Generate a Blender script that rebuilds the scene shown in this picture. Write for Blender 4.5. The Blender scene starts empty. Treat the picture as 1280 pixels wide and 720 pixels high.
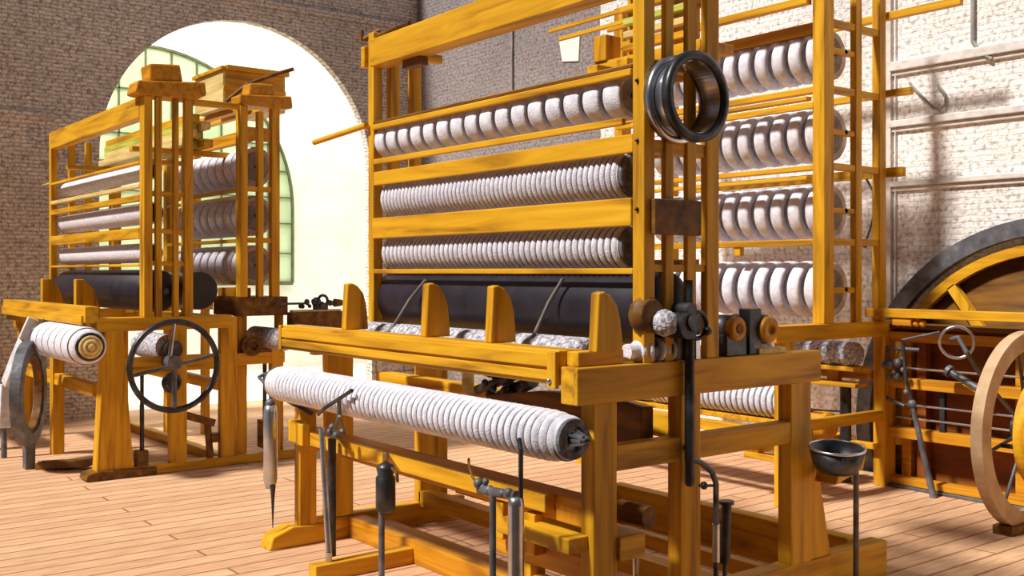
import bpy, math, random
from mathutils import Vector
random.seed(7)
C = bpy.context.scene.collection
PI = math.pi
# ---------------------------------------------------------------- camera model (used to read positions off the photo)
FPX = 1306.0; YH = 340.0; H = 1.3
AY = math.atan(1010/1306.0)
FW = (-math.cos(AY), math.sin(AY)); RT = (math.sin(AY), math.cos(AY))
def P(px, py, X=None, Y=None, Z=None):
    u = (px-640)/FPX
    d = (FW[0]+RT[0]*u, FW[1]+RT[1]*u, (YH-py)/FPX)
    t = X/d[0] if X is not None else (Y/d[1] if Y is not None else (Z-H)/d[2])
    return Vector((d[0]*t, d[1]*t, H+d[2]*t))
# ---------------------------------------------------------------- mesh builder
class MB:
    def __init__(s): s.v = []; s.f = []; s.sm = []
    def add(s, vs, fs, smooth=False):
        n = len(s.v); s.v += [tuple(v) for v in vs]
        s.f += [tuple(i+n for i in f) for f in fs]; s.sm += [smooth]*len(fs); return s
    def box(s, x0, x1, y0, y1, z0, z1):
        x0, x1 = sorted((x0, x1)); y0, y1 = sorted((y0, y1)); z0, z1 = sorted((z0, z1))
        return s.hexa([(x0,y0,z0),(x1,y0,z0),(x1,y1,z0),(x0,y1,z0),(x0,y0,z1),(x1,y0,z1),(x1,y1,z1),(x0,y1,z1)])
    def hexa(s, p):
        return s.add(p, [(3,2,1,0),(4,5,6,7),(0,1,5,4),(1,2,6,5),(2,3,7,6),(3,0,4,7)])
    def bar(s, a, b, w, h):
        a = Vector(a); b = Vector(b); d = (b-a).normalized()
        up = Vector((0,0,1)) if abs(d.z) < .95 else Vector((0,1,0))
        r = d.cross(up).normalized()*w/2; u = r.cross(d).normalized()*h/2
        return s.hexa([a-r-u, a+r-u, b+r-u, b-r-u, a-r+u, a+r+u, b+r+u, b-r+u])
    def prism(s, poly, axis, a, b):
        # poly of 2-tuples; axis 'x': (y,z), 'y': (x,z), 'z': (x,y)
        def mk(p, t): return {'x': (t,p[0],p[1]), 'y': (p[0],t,p[1]), 'z': (p[0],p[1],t)}[axis]
        n = len(poly); vs = [mk(p,a) for p in poly]+[mk(p,b) for p in poly]
        fs = [tuple(range(n-1,-1,-1)), tuple(range(n,2*n))]+[(i,(i+1)%n,(i+1)%n+n,i+n) for i in range(n)]
        return s.add(vs, fs)
    def lathe(s, o, d, prof, n=32, caps=True):
        o = Vector(o); d = Vector(d).normalized()
        up = Vector((0,0,1)) if abs(d.z) < .9 else Vector((0,1,0))
        e1 = d.cross(up).normalized(); e2 = d.cross(e1).normalized()
        vs = []
        for t, r in prof:
            for k in range(n):
                a = 2*PI*k/n; vs.append(o+d*t+e1*(r*math.cos(a))+e2*(r*math.sin(a)))
        fs = []
        for i in range(len(prof)-1):
            for k in range(n):
                k2 = (k+1) % n; fs.append((i*n+k, i*n+k2, (i+1)*n+k2, (i+1)*n+k))
        s.add(vs, fs, True)
        if caps:
            m = len(prof)-1
            s.add([vs[k] for k in range(n)], [tuple(range(n-1,-1,-1))])
            s.add([vs[m*n+k] for k in range(n)], [tuple(range(n))])
        return s
    def cyl(s, a, b, r0, r1=None, n=20):
        a = Vector(a); b = Vector(b); r1 = r0 if r1 is None else r1
        return s.lathe(a, b-a, [(0,r0),((b-a).length,r1)], n)
    def tube(s, pts, r, n=10):
        pts = [Vector(p) for p in pts]
        for i in range(len(pts)-1):
            s.cyl(pts[i], pts[i+1], r, r, n)
            if i: s.ball(pts[i], r*1.02, 8)
        return s
    def ball(s, c, r, n=12):
        m = max(4, n//2)
        prof = [(-r*math.cos(PI*i/m), max(r*math.sin(PI*i/m), 1e-4)) for i in range(m+1)]
        return s.lathe(c, (0,0,1), prof, n)
    def ring(s, c, d, R, sec, n=56):
        # sec: cross-section polygon of (along axis, radial offset)
        c = Vector(c); d = Vector(d).normalized()
        up = Vector((0,0,1)) if abs(d.z) < .9 else Vector((0,1,0))
        e1 = d.cross(up).normalized(); e2 = d.cross(e1).normalized(); m = len(sec); vs = []
        for k in range(n):
            a = 2*PI*k/n; e = e1*math.cos(a)+e2*math.sin(a)
            for t, q in sec: vs.append(c+d*t+e*(R+q))
        fs = [(k*m+i, k*m+(i+1)%m, ((k+1)%n)*m+(i+1)%m, ((k+1)%n)*m+i) for k in range(n) for i in range(m)]
        return s.add(vs, fs, m > 5)
    def torus(s, c, d, R, r, n=56, m=10):
        return s.ring(c, d, R, [(r*math.cos(2*PI*i/m), r*math.sin(2*PI*i/m)) for i in range(m)], n)
    def build(s, name, mat, parent=None, bevel=0.0, label=None, org=None):
        me = bpy.data.meshes.new(name)
        if parent is not None:
            q = parent; off = Vector((0,0,0))
            while q is not None: off += q.location; q = q.parent
        else: off = Vector(org) if org is not None else Vector((0,0,0))
        me.from_pydata([Vector(v)-off for v in s.v], [], s.f)
        me.polygons.foreach_set('use_smooth', s.sm); me.materials.append(mat); me.update()
        import bmesh
        bm = bmesh.new(); bm.from_mesh(me); bmesh.ops.recalc_face_normals(bm, faces=bm.faces); bm.to_mesh(me); bm.free()
        o = bpy.data.objects.new(name, me); C.objects.link(o)
        if parent is not None: o.parent = parent
        elif org is not None: o.location = off
        if bevel:
            b = o.modifiers.new('bevel', 'BEVEL'); b.width = bevel; b.segments = 2; b.limit_method = 'ANGLE'; b.angle_limit = math.radians(40)
        if label: o['label'] = label
        return o
def thing(name, label, cat, loc=(0,0,0), group=None):
    o = bpy.data.objects.new(name, None); C.objects.link(o); o.location = loc; o.empty_display_size = .1
    return tag(o, label, cat, group)
def tag(o, label, cat, group=None):
    o['label'] = label; o['category'] = cat
    if group: o['group'] = group
    return o
def struct(o): o['kind'] = 'structure'; return o
def bx(x0,x1,y0,y1,z0,z1): return MB().box(x0,x1,y0,y1,z0,z1)
ORD = ['first','second','third','fourth','fifth','sixth','seventh','eighth','ninth','tenth','eleventh','twelfth','thirteenth','fourteenth','fifteenth','sixteenth','seventeenth']
# ---------------------------------------------------------------- materials
def nt(name):
    m = bpy.data.materials.new(name); m.use_nodes = True
    n = m.node_tree.nodes; l = m.node_tree.links
    return m, n, l, n['Principled BSDF']
def ramp(n, stops):
    r = n.new('ShaderNodeValToRGB'); e = r.color_ramp.elements
    while len(e) < len(stops): e.new(.5)
    for q, (p, c) in zip(e, stops): q.position = p; q.color = (*c, 1)
    return r
def noisy(name, stops, scale, vec=(1,1,1), rough=.6, metal=0, bump=.0, detail=6, bscale=None, spec=.3, dist=0):
    m, n, l, b = nt(name)
    tc = n.new('ShaderNodeTexCoord'); mp = n.new('ShaderNodeMapping'); mp.inputs['Scale'].default_value = vec
    l.new(tc.outputs['Object'], mp.inputs['Vector'])
    no = n.new('ShaderNodeTexNoise'); no.inputs['Scale'].default_value = scale; no.inputs['Detail'].default_value = detail
    no.inputs['Distortion'].default_value = dist
    l.new(mp.outputs[0], no.inputs['Vector']); r = ramp(n, stops); l.new(no.outputs['Fac'], r.inputs[0])
    l.new(r.outputs[0], b.inputs['Base Color'])
    b.inputs['Roughness'].default_value = rough; b.inputs['Metallic'].default_value = metal; b.inputs['Specular IOR Level'].default_value = spec
    if bump:
        bp = n.new('ShaderNodeBump'); bp.inputs['Strength'].default_value = bump; bp.inputs['Distance'].default_value = .01
        if bscale:
            n2 = n.new('ShaderNodeTexNoise'); n2.inputs['Scale'].default_value = bscale; n2.inputs['Detail'].default_value = 3
            l.new(tc.outputs['Object'], n2.inputs['Vector']); l.new(n2.outputs['Fac'], bp.inputs['Height'])
        else: l.new(no.outputs['Fac'], bp.inputs['Height'])
        l.new(bp.outputs[0], b.inputs['Normal'])
    return m
G = [(.3,(.30,.135,.008)),(.46,(.60,.29,.010)),(.58,(.70,.36,.013)),(.75,(.82,.45,.025))]
WX = noisy('gold_wood_grain_along_x', G, 5, (.35,4,4), .5, bump=.25, dist=.6)
WY = noisy('gold_wood_grain_along_y', G, 5, (4,.35,4), .5, bump=.25, dist=.6)
WZ = noisy('gold_wood_grain_upright', G, 5, (4,4,.35), .5, bump=.25, dist=.6)
OR = [(.3,(.36,.14,.008)),(.5,(.57,.24,.011)),(.72,(.70,.32,.015))]
OX = noisy('orange_wood', OR, 5, (.35,5,5), .5, bump=.3, dist=.8)
BR = noisy('brown_wood', [(.3,(.07,.028,.006)),(.6,(.20,.085,.012)),(.8,(.32,.14,.02))], 5, (.6,4,4), .55, bump=.3)
RD = noisy('reddish_panel_wood', [(.3,(.12,.028,.006)),(.6,(.30,.085,.012)),(.8,(.40,.13,.02))], 4, (.6,2,2), .5, bump=.2)
PALE = noisy('pale_sawn_wood', [(.3,(.50,.36,.12)),(.6,(.78,.60,.25)),(.8,(.88,.74,.42))], 5, (.4,5,5), .6, bump=.2)
GREENW = noisy('greenish_lath_wood', [(.3,(.28,.26,.03)),(.55,(.50,.50,.08)),(.8,(.70,.66,.18))], 5, (.4,6,6), .6, bump=.2)
BEIGE = noisy('beige_rim_wood', [(.3,(.40,.25,.13)),(.6,(.58,.40,.24)),(.8,(.68,.50,.33))], 8, rough=.6, bump=.2)
IRON = noisy('dark_iron', [(.3,(.02,.02,.025)),(.6,(.07,.07,.08)),(.8,(.16,.16,.18))], 14, rough=.38, metal=.6, bump=.2, spec=.5)
GIRON = noisy('grey_cast_iron', [(.3,(.07,.07,.08)),(.6,(.16,.16,.18)),(.8,(.28,.28,.30))], 14, rough=.5, metal=.3, bump=.3)
STEEL = noisy('bright_steel', [(.3,(.35,.36,.40)),(.6,(.62,.63,.68)),(.8,(.85,.85,.88))], 9, rough=.25, metal=.9, spec=.5)
BLACK = noisy('black_leather_cloth', [(.3,(.012,.010,.016)),(.7,(.028,.022,.034))], 10, rough=.42, spec=.45, bump=.05)
STRAP = noisy('grey_strap', [(.3,(.10,.09,.08)),(.7,(.22,.20,.18))], 10, rough=.6)
WOOL = noisy('white_yarn', [(.30,(.60,.58,.69)),(.5,(.76,.745,.84)),(.65,(.86,.845,.93))], 26, (1,1,1), .9, bump=.35, bscale=160, spec=.1)
WOOLG = noisy('lilac_grey_yarn', [(.30,(.58,.55,.64)),(.5,(.70,.67,.76)),(.65,(.80,.77,.86))], 45, (1,1,1), .9, bump=.35, bscale=160, spec=.1)
FLUFF = noisy('grey_fleece', [(.35,(.22,.21,.25)),(.5,(.45,.43,.49)),(.62,(.72,.70,.76))], 60, (1,1,1), .95, bump=1, bscale=90, spec=.1)
ENDG = noisy('dark_grey_felt_end', [(.3,(.10,.10,.12)),(.6,(.20,.20,.23)),(.8,(.40,.39,.44))], 40, (1,1,1), .9, bump=.6, spec=.1)
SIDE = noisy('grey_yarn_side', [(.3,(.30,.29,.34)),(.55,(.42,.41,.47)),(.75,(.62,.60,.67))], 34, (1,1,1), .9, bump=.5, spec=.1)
LINK = noisy('stone_grey', [(.3,(.22,.21,.20)),(.7,(.40,.38,.37))], 12, rough=.8, bump=.4)
CREAM = noisy('cream_plaster', [(.3,(.82,.80,.70)),(.7,(.92,.90,.82))], 3, rough=.9, bump=.1)
def brickmat(name, c1, c2, mort, axis, bw=.16, bh=.05, msize=.012, zone=None, bump=.6):
    m, n, l, b = nt(name)
    tc = n.new('ShaderNodeTexCoord'); sp = n.new('ShaderNodeSeparateXYZ'); cb = n.new('ShaderNodeCombineXYZ')
    l.new(tc.outputs['Object'], sp.inputs[0]); l.new(sp.outputs[axis], cb.inputs[0]); l.new(sp.outputs[2], cb.inputs[1])
    nz = n.new('ShaderNodeTexNoise'); nz.inputs['Scale'].default_value = 16; nz.inputs['Detail'].default_value = 4
    l.new(tc.outputs['Object'], nz.inputs['Vector'])
    vm = n.new('ShaderNodeVectorMath'); vm.operation = 'SCALE'; vm.inputs[3].default_value = .03; l.new(nz.outputs['Color'], vm.inputs[0])
    va = n.new('ShaderNodeVectorMath'); va.operation = 'ADD'; l.new(cb.outputs[0], va.inputs[0]); l.new(vm.outputs[0], va.inputs[1])
    bt = n.new('ShaderNodeTexBrick'); bt.inputs['Scale'].default_value = 1; bt.inputs['Brick Width'].default_value = bw; bt.inputs['Row Height'].default_value = bh
    bt.inputs['Mortar Size'].default_value = msize; bt.inputs['Mortar Smooth'].default_value = .4; bt.inputs['Bias'].default_value = 0
    bt.inputs['Color1'].default_value = (*c1,1); bt.inputs['Color2'].default_value = (*c2,1); bt.inputs['Mortar'].default_value = (*mort,1)
    l.new(va.outputs[0], bt.inputs['Vector'])
    out = bt.outputs['Color']
    # speckle, large stains
    n2 = n.new('ShaderNodeTexNoise'); n2.inputs['Scale'].default_value = 34; n2.inputs['Detail'].default_value = 5; l.new(tc.outputs['Object'], n2.inputs['Vector'])
    r2 = ramp(n, [(.36,(.60,.59,.58)),(.46,(.95,.95,.95)),(.62,(1.15,1.15,1.15))]); l.new(n2.outputs['Fac'], r2.inputs[0])
    mx = n.new('ShaderNodeMix'); mx.data_type = 'RGBA'; mx.blend_type = 'MULTIPLY'; mx.inputs[0].default_value = 1
    l.new(out, mx.inputs[6]); l.new(r2.outputs[0], mx.inputs[7])
    n3 = n.new('ShaderNodeTexNoise'); n3.inputs['Scale'].default_value = 1.1; n3.inputs['Detail'].default_value = 3; l.new(tc.outputs['Object'], n3.inputs['Vector'])
    r3 = ramp(n, [(.3,(.84,.82,.82)),(.7,(1.08,1.07,1.05))]); l.new(n3.outputs['Fac'], r3.inputs[0])
    m3 = n.new('ShaderNodeMix'); m3.data_type = 'RGBA'; m3.blend_type = 'MULTIPLY'; m3.inputs[0].default_value = 1
    l.new(mx.outputs[2], m3.inputs[6]); l.new(r3.outputs[0], m3.inputs[7])
    fin = m3.outputs[2]
    if zone:   # bare brick on one stretch of the wall, whitewash on the rest
        bare, x_edge = zone
        mz = n.new('ShaderNodeMath'); mz.operation = 'ADD'; wz = n.new('ShaderNodeMath'); wz.operation = 'MULTIPLY'; wz.inputs[1].default_value = .12
        l.new(n3.outputs['Fac'], wz.inputs[0]); l.new(sp.outputs[0], mz.inputs[0]); l.new(wz.outputs[0], mz.inputs[1])
        gt = n.new('ShaderNodeMath'); gt.operation = 'LESS_THAN'; gt.inputs[1].default_value = x_edge; l.new(mz.outputs[0], gt.inputs[0])
        tint = n.new('ShaderNodeMix'); tint.data_type = 'RGBA'; tint.blend_type = 'MULTIPLY'; tint.inputs[7].default_value = (*bare,1)
        l.new(gt.outputs[0], tint.inputs[0]); l.new(fin, tint.inputs[6]); fin = tint.outputs[2]
    l.new(fin, b.inputs['Base Color']); b.inputs['Roughness'].default_value = .9; b.inputs['Specular IOR Level'].default_value = .1
    bp = n.new('ShaderNodeBump'); bp.inputs['Strength'].default_value = bump; bp.inputs['Distance'].default_value = .02
    ad = n.new('ShaderNodeMath'); ad.operation = 'SUBTRACT'; l.new(n2.outputs['Fac'], ad.inputs[0]); l.new(bt.outputs['Fac'], ad.inputs[1])
    l.new(ad.outputs[0], bp.inputs['Height']); l.new(bp.outputs[0], b.inputs['Normal'])
    return m
WALL_L = brickmat('grey_brown_brickwork', (.84,.755,.69), (.70,.635,.58), (.52,.465,.42), 1, bw=.10, bh=.034, msize=.007)
WALL_R = brickmat('whitewashed_brickwork', (.93,.89,.87), (.88,.84,.82), (.80,.75,.73), 0, bw=.085, bh=.036, msize=.006, zone=((.34,.31,.32), -6.62), bump=.35)
DADO = brickmat('pale_stone_blocks', (.80,.77,.74), (.70,.67,.64), (.42,.40,.38), 1, bw=.34, bh=.13, msize=.012)
def floormat():
    m, n, l, b = nt('tan_floor_planks')
    tc = n.new('ShaderNodeTexCoord'); sp = n.new('ShaderNodeSeparateXYZ'); cb = n.new('ShaderNodeCombineXYZ')
    l.new(tc.outputs['Object'], sp.inputs[0]); l.new(sp.outputs[1], cb.inputs[0]); l.new(sp.outputs[0], cb.inputs[1])
    nz = n.new('ShaderNodeTexNoise'); nz.inputs['Scale'].default_value = 3; l.new(tc.outputs['Object'], nz.inputs['Vector'])
    vm = n.new('ShaderNodeVectorMath'); vm.operation = 'SCALE'; vm.inputs[3].default_value = .012; l.new(nz.outputs['Color'], vm.inputs[0])
    va = n.new('ShaderNodeVectorMath'); va.operation = 'ADD'; l.new(cb.outputs[0], va.inputs[0]); l.new(vm.outputs[0], va.inputs[1])
    bt = n.new('ShaderNodeTexBrick'); bt.inputs['Scale'].default_value = 1; bt.inputs['Brick Width'].default_value = 2.9; bt.inputs['Row Height'].default_value = .122
    bt.inputs['Mortar Size'].default_value = .008; bt.inputs['Mortar Smooth'].default_value = .5; bt.offset = .37; bt.offset_frequency = 3
    bt.inputs['Color1'].default_value = (.68,.42,.25,1); bt.inputs['Color2'].default_value = (.60,.345,.20,1); bt.inputs['Mortar'].default_value = (.34,.16,.08,1)
    l.new(va.outputs[0], bt.inputs['Vector'])
    mp = n.new('ShaderNodeMapping'); mp.inputs['Scale'].default_value = (9,.9,1); l.new(tc.outputs['Object'], mp.inputs[0])
    g = n.new('ShaderNodeTexNoise'); g.inputs['Scale'].default_value = 6; g.inputs['Detail'].default_value = 6; l.new(mp.outputs[0], g.inputs['Vector'])
    r = ramp(n, [(.3,(.80,.78,.76)),(.65,(1.12,1.12,1.12))]); l.new(g.outputs['Fac'], r.inputs[0])
    mx = n.new('ShaderNodeMix'); mx.data_type = 'RGBA'; mx.blend_type = 'MULTIPLY'; mx.inputs[0].default_value = 1
    l.new(bt.outputs['Color'], mx.inputs[6]); l.new(r.outputs[0], mx.inputs[7]); l.new(mx.outputs[2], b.inputs['Base Color'])
    b.inputs['Roughness'].default_value = .75; b.inputs['Specular IOR Level'].default_value = .15
    bp = n.new('ShaderNodeBump'); bp.inputs['Strength'].default_value = .5; bp.inputs['Distance'].default_value = .01; bp.invert = True
    l.new(bt.outputs['Fac'], bp.inputs['Height']); l.new(bp.outputs[0], b.inputs['Normal'])
    return m
FLOOR = floormat()
PANE = noisy('pale_green_glass', [(.3,(.50,.66,.36)),(.7,(.66,.80,.52))], 2, rough=.25, spec=.5)
# ---------------------------------------------------------------- room shell
XW = -9.6; YW = 6.12
fl = MB(); fl.box(-9.95,1.5,-1.6,5.93,-.1,0); fl.box(-9.95,-4.16,5.93,6.5,-.1,0); struct(fl.build('floor', FLOOR))
struct(bx(-4.16,1.5,5.93,6.5,-1.15,-1.05).build('trim_1', BR))                    # bottom of the wheel pit
pk = MB(); pk.box(-4.16,1.5,5.915,5.95,-1.05,.012); struct(pk.build('trim_2', BEIGE, bevel=.003))
struct(bx(-17,-9.95,-1,9.5,-.1,0).build('floor_annex', CREAM))
yc, rr, zc = 4.163, 1.38, 2.352
arc = [(yc+rr*math.cos(PI-PI*i/40), zc+rr*math.sin(PI*i/40)) for i in range(41)]
wl = MB().prism([(-1.5,0),(yc-rr,0)]+arc+[(yc+rr,0),(YW,0),(YW,5.2),(-1.5,5.2)], 'x', XW-.10, XW)
struct(wl.build('wall_left', WALL_L))
struct(bx(XW,1.5,YW,YW+.35,-1.05,5.2).build('wall_right', WALL_R))
struct(bx(XW,XW+.03,yc+rr,YW,0,.98).build('baseboard_left', DADO))
# whitewashed mouldings and pilaster edge on the right wall
WH = noisy('whitewash', [(.3,(.60,.54,.50)),(.7,(.82,.77,.74))], 20, rough=.9, bump=.4)
for k, (x0, z, h) in enumerate(((-3.87,2.235,.045),(-3.87,2.60,.06),(-3.87,1.85,.035))):
    t = MB(); t.box(x0,1.5,YW-.035,YW,z,z+h); t.box(x0,1.5,YW-.018,YW,z-.03,z); struct(t.build('trim_%d'%(k+3), WH, bevel=.006))
t = MB(); t.box(-3.90,-3.86,YW-.03,YW,.0,4.2); t.box(-3.84,-3.83,YW-.02,YW,0,4.2); struct(t.build('trim_6', WH, bevel=.004))
DARKW = brickmat('dark_brickwork', (.16,.13,.12), (.12,.10,.09), (.08,.07,.06), 0, bw=.22, bh=.07)
struct(bx(-3.2,1.6,-1.95,-1.6,0,5.2).build('shade_wall_behind', DARKW)); struct(bx(1.5,1.8,-1.6,YW,-1.05,5.2).build('shade_wall_side', DARKW))  # unseen walls, added to shade the near floor and block stray light
t = MB(); t.box(XW,XW+.04,-1.5,YW,3.9,3.97); t.box(XW,XW+.03,-1.5,2.4,2.62,2.68); struct(t.build('trim_8', WALL_L, bevel=.006))
# the lit hall beyond the arch
struct(bx(-13.4,-13.05,-1,9.5,0,5.5).build('wall_far', CREAM))
struct(bx(-13.05,-9.95,9.2,9.5,0,5.5).build('wall_annex_right', CREAM))
struct(bx(-13.05,-9.95,-1,-.7,0,5.5).build('wall_annex_left', CREAM))
wy, wr, wz, wb = 4.35, 1.95, 2.15, 1.15
win = MB(); warc = [(wy+wr*math.cos(PI*i/40), wz+wr*math.sin(PI*i/40)) for i in range(41)]
win.prism([(wy-wr,wb),(wy+wr,wb)]+warc, 'x', -13.05, -13.02)
win = struct(win.build('window_1', PANE))
fr = MB()
for i in range(41-1):
    a, b_ = warc[i], warc[i+1]; fr.bar((-13.0,*a),(-13.0,*b_),.035,.03)
fr.bar((-13.0,wy-wr,wb),(-13.0,wy+wr,wb),.035,.05); fr.bar((-13.0,wy+wr,wb),(-13.0,wy+wr,wz),.03,.03); fr.bar((-13.0,wy-wr,wb),(-13.0,wy-wr,wz),.03,.03)
y = wy-wr+.3
while y < wy+wr-.05:
    top = wz+math.sqrt(max(wr*wr-(y-wy)**2,0)); fr.bar((-13.0,y,wb),(-13.0,y,top),.018,.02); y += .325
for z in (1.55,1.95,2.3,2.65,3.0,3.55):
    hw = wr if z < wz else math.sqrt(wr*wr-(z-wz)**2); fr.bar((-13.0,wy-hw,z),(-13.0,wy+hw,z),.018,.018)
fr.build('window_frame', noisy('dark_green_glazing_bars', [(.3,(.07,.09,.04)),(.7,(.14,.16,.08))], 8), win)
# things on the right wall
g = MB().tube([P(1216,-30,Y=YW-.02),P(1216,52,Y=YW-.02),P(1226,66,Y=YW-.02),P(1240,74,Y=YW-.02)], .013)
tag(g.build('wall_pipe', LINK, org=P(1240,74,Y=YW-.02)), 'grey pipe running down the upper right wall and bending right at its end', 'pipe')
g = MB().tube([P(1137,104,Y=YW-.015),P(1150,118,Y=YW-.02),P(1166,134,Y=YW-.02),P(1175,137,Y=YW-.02),P(1182,130,Y=YW-.02),P(1182,118,Y=YW-.02),P(1172,106,Y=YW-.02)], .008)
tag(g.build('wall_hook', LINK, org=P(1170,125,Y=YW)), 'thin grey hooked loop fixed to the white wall right of the tall rack', 'hook')
g = MB().tube([P(640,10,Y=YW-.015),P(640,150,Y=YW-.015)], .012)
tag(g.build('wall_conduit', LINK, org=P(640,150,Y=YW)), 'thin dark upright pipe on the grey brick wall behind the large loom', 'pipe')
a = P(700,52,Y=YW-.02); b_ = P(722,76,Y=YW-.02)
g = MB().prism([(a.x-.02,a.z),(b_.x+.02,a.z+.05),(b_.x,b_.z),(a.x+.02,b_.z+.03)],'y',YW-.012,YW)
tag(g.build('paper_notice', CREAM, org=P(711,64,Y=YW)), 'blank pale sheet fixed on the grey wall above the large loom', 'paper')
# ---------------------------------------------------------------- yarn helpers
def ribroll(name, x0, x1, y, z, r, ribs, mat, depth=.10, label='', group=None, end=ENDG, endr=.8, taper=0, core=None, n=40, gap=.5):
    """yarn wound side by side on a beam lying along X"""
    root = thing(name, label, 'yarn roll', (x0,y,z), group)
    L = x1-x0; prof = [(0,r*.55),(.002,r*.9)]
    per = 6
    for i in range(ribs):
        for k in range(per+1):
            q = [0,.08,.22,.5,.78,.92,1][k]; t = (i+q)/ribs*L
            w = max(0, 1-abs(2*q-1)**2.2)
            e = 1.0
            if taper:
                e = 1-taper*max(0,(.05-t/L)/.05)**2-taper*max(0,(t/L-.95)/.05)**2
            prof.append((t, r*e*(1-depth+depth*w)))
    prof += [(L-.002,r*.88),(L,r*.55)]
    MB().lathe((x0,y,z),(1,0,0),prof,n).build('yarn', mat, root)
    MB().lathe((x0+.01,y,z),(1,0,0),[(0,.01),(0,r*(1-depth*.46)*(1-taper)),(L*.06,r*(1-depth*.46)),(L*.94,r*(1-depth*.46)),(L-.02,r*(1-depth*.46)*(1-taper)),(L-.02,.01)],n).build('winding_core', ENDG, root, label='dark grey core showing in the gaps')
    e = MB(); e.lathe((x1-.004,y,z),(1,0,0),[(0,r*endr),(.012,r*endr),(.016,r*endr*.9),(.010,r*endr*.5),(.02,r*.3),(.02,.002)],n)
    e.build('end_disc', end, root, label='dark grey felt end')
    if core: MB().cyl((x0-core,y,z),(x1+core,y,z),r*.2).build('core', IRON, root, label='dark iron core rod')
    return root
def discmesh(r, th, n=44):
    side = MB().lathe((0,0,0),(1,0,0),[(-th*.44,.01),(-th*.44,r*.90),(th*.44,r*.90),(th*.44,.01)],n)
    rim = MB().lathe((0,0,0),(1,0,0),[(-th*.38,r*.6),(-th*.5,r*.86),(-th*.5,r*.93),(-th*.40,r*.98),(-th*.2,r),(th*.2,r),(th*.40,r*.98),(th*.5,r*.93),(th*.5,r*.86),(th*.38,r*.6)],n,caps=False)
    return side, rim
_proto = {}
def disc(r, th, mat, loc, label, group):
    key = (r, th, mat.name)
    if key not in _proto:
        side, rim = discmesh(r, th)
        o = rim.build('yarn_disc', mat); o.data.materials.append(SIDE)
        k = len(o.data.polygons)
        import bmesh
        b1 = bmesh.new(); b1.from_mesh(o.data)
        vs = [b1.verts.new(v) for v in side.v]
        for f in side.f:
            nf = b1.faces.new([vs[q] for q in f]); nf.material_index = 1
        bmesh.ops.recalc_face_normals(b1, faces=b1.faces); b1.to_mesh(o.data); b1.free(); _proto[key] = o
    else: o = _proto[key].copy(); C.objects.link(o)
    o.location = loc; o.rotation_euler = (random.uniform(0,6), random.uniform(-.02,.02), random.uniform(-.025,.025))
    tag(o, label, 'yarn disc', group); return o
# ================================================================ LARGE LOOM (centre)
XR, XL = -2.474, -4.547
L1 = thing('warping_loom', 'large golden timber warping loom standing in the middle foreground', 'loom', ((XR+XL)/2,2.8,0))
BV = .004
def part(name, mat, *box, root=None, lab=None, bv=BV): return bx(*box).build(name, mat, root or L1, bv, lab)
# legs, right side frame
for i, (y0, y1, zt) in enumerate(((2.242,2.345,.88),(2.643,2.744,.88),(3.245,3.368,.88))):
    part('leg', WZ, XR-.062, XR, y0, y1, 0, zt)
part('side_beam', WY, XR-.075, XR+.006, 2.168, 3.423, .878, .997)
part('side_rail', WY, XR-.06, XR-.002, 2.345, 3.245, .652, .735)
part('floor_sill', WY, XR-.075, XR+.004, 2.16, 3.873, 0, .19)
br = MB().prism([(3.368,.19),(3.50,.19),(3.385,.70),(3.368,.70)],'x',XR-.05,XR-.005); br.build('leg_brace', WZ, L1, BV)
# left side frame
for (y0, y1, z0, zt) in ((2.242,2.33,.03,.67),(2.39,2.53,.1,.92),(2.92,3.09,.1,.92)):
    part('leg', WZ, XL-.06, XL, y0, y1, z0, zt)
part('floor_sill', WY, XL-.08, XL, 2.33, 3.2, 0, .112)
ft = MB().prism([(2.08,.0),(2.42,.0),(2.42,.085),(2.2,.095),(2.1,.06)],'x',XL-.1,XL+.012); ft.build('foot_block', WY, L1, .008)
part('side_beam', WY, XL-.06, XL, 2.32, 3.42, .90, .99)
part('side_rail', WY, XL-.055, XL-.005, 2.33, 3.1, .62, .69)
# front beam on the table edge with its moulding
fb = MB(); fb.box(-4.60,-2.56,2.17,2.27,.936,1.048); fb.build('front_beam', WX, L1, BV)
for za, zb_ in ((.992,1.036),(.95,.982)): bx(-4.575,-2.60,2.159,2.17,za,zb_).build('front_moulding', WX, L1, .003)
bx(-2.60,-2.558,2.152,2.17,.925,1.045).build('end_block', WZ, L1, .003); bx(-4.602,-4.575,2.156,2.17,.932,1.048).build('end_block', WZ, L1, .003)
part('corner_block', WY, -2.557, -2.50, 2.20, 2.40, .997, 1.045)
bb = MB(); bb.ball((-2.585,2.150,.95),.010); bb.build('bolt', STEEL, L1)
# brackets that hug the black roller
for px, tp, wd in ((434,355,.04),(534,355,.042),(615,358,.040),(746,366,.040)):
    p = P(px,tp,Y=2.22); h = p.z
    s = MB().prism([(2.20,1.048),(2.212,h),(2.235,h+.004),(2.262,h-.008),(2.29,h-.04),(2.305,h-.09),(2.312,1.10),(2.315,1.048)],'x',p.x-wd/2,p.x+wd/2)
    s.build('roller_bracket', WZ, L1, .005)
# back long beams of the table
part('back_beam', WX, XL-.06, XR-.07, 3.32, 3.40, .88, .985)
part('cross_beam', WX, XL-.01, XR-.07, 2.66, 2.74, .72, .80)
# breast beam beneath the yarn roll
z0 = .50
part('breast_beam', OX, XL-.02, XR-.06, 2.25, 2.33, .47, .56)
part('breast_beam_cap', WX, XL+.03, XR-.2, 2.205, 2.25, .50, .56)
q = MB(); q.box(XL-.02,XL+.06,2.19,2.25,.50,.60); q.box(XL+.10,XL+.17,2.17,2.205,.50,.60); q.build('beam_end_block', WZ, L1, .004)
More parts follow.
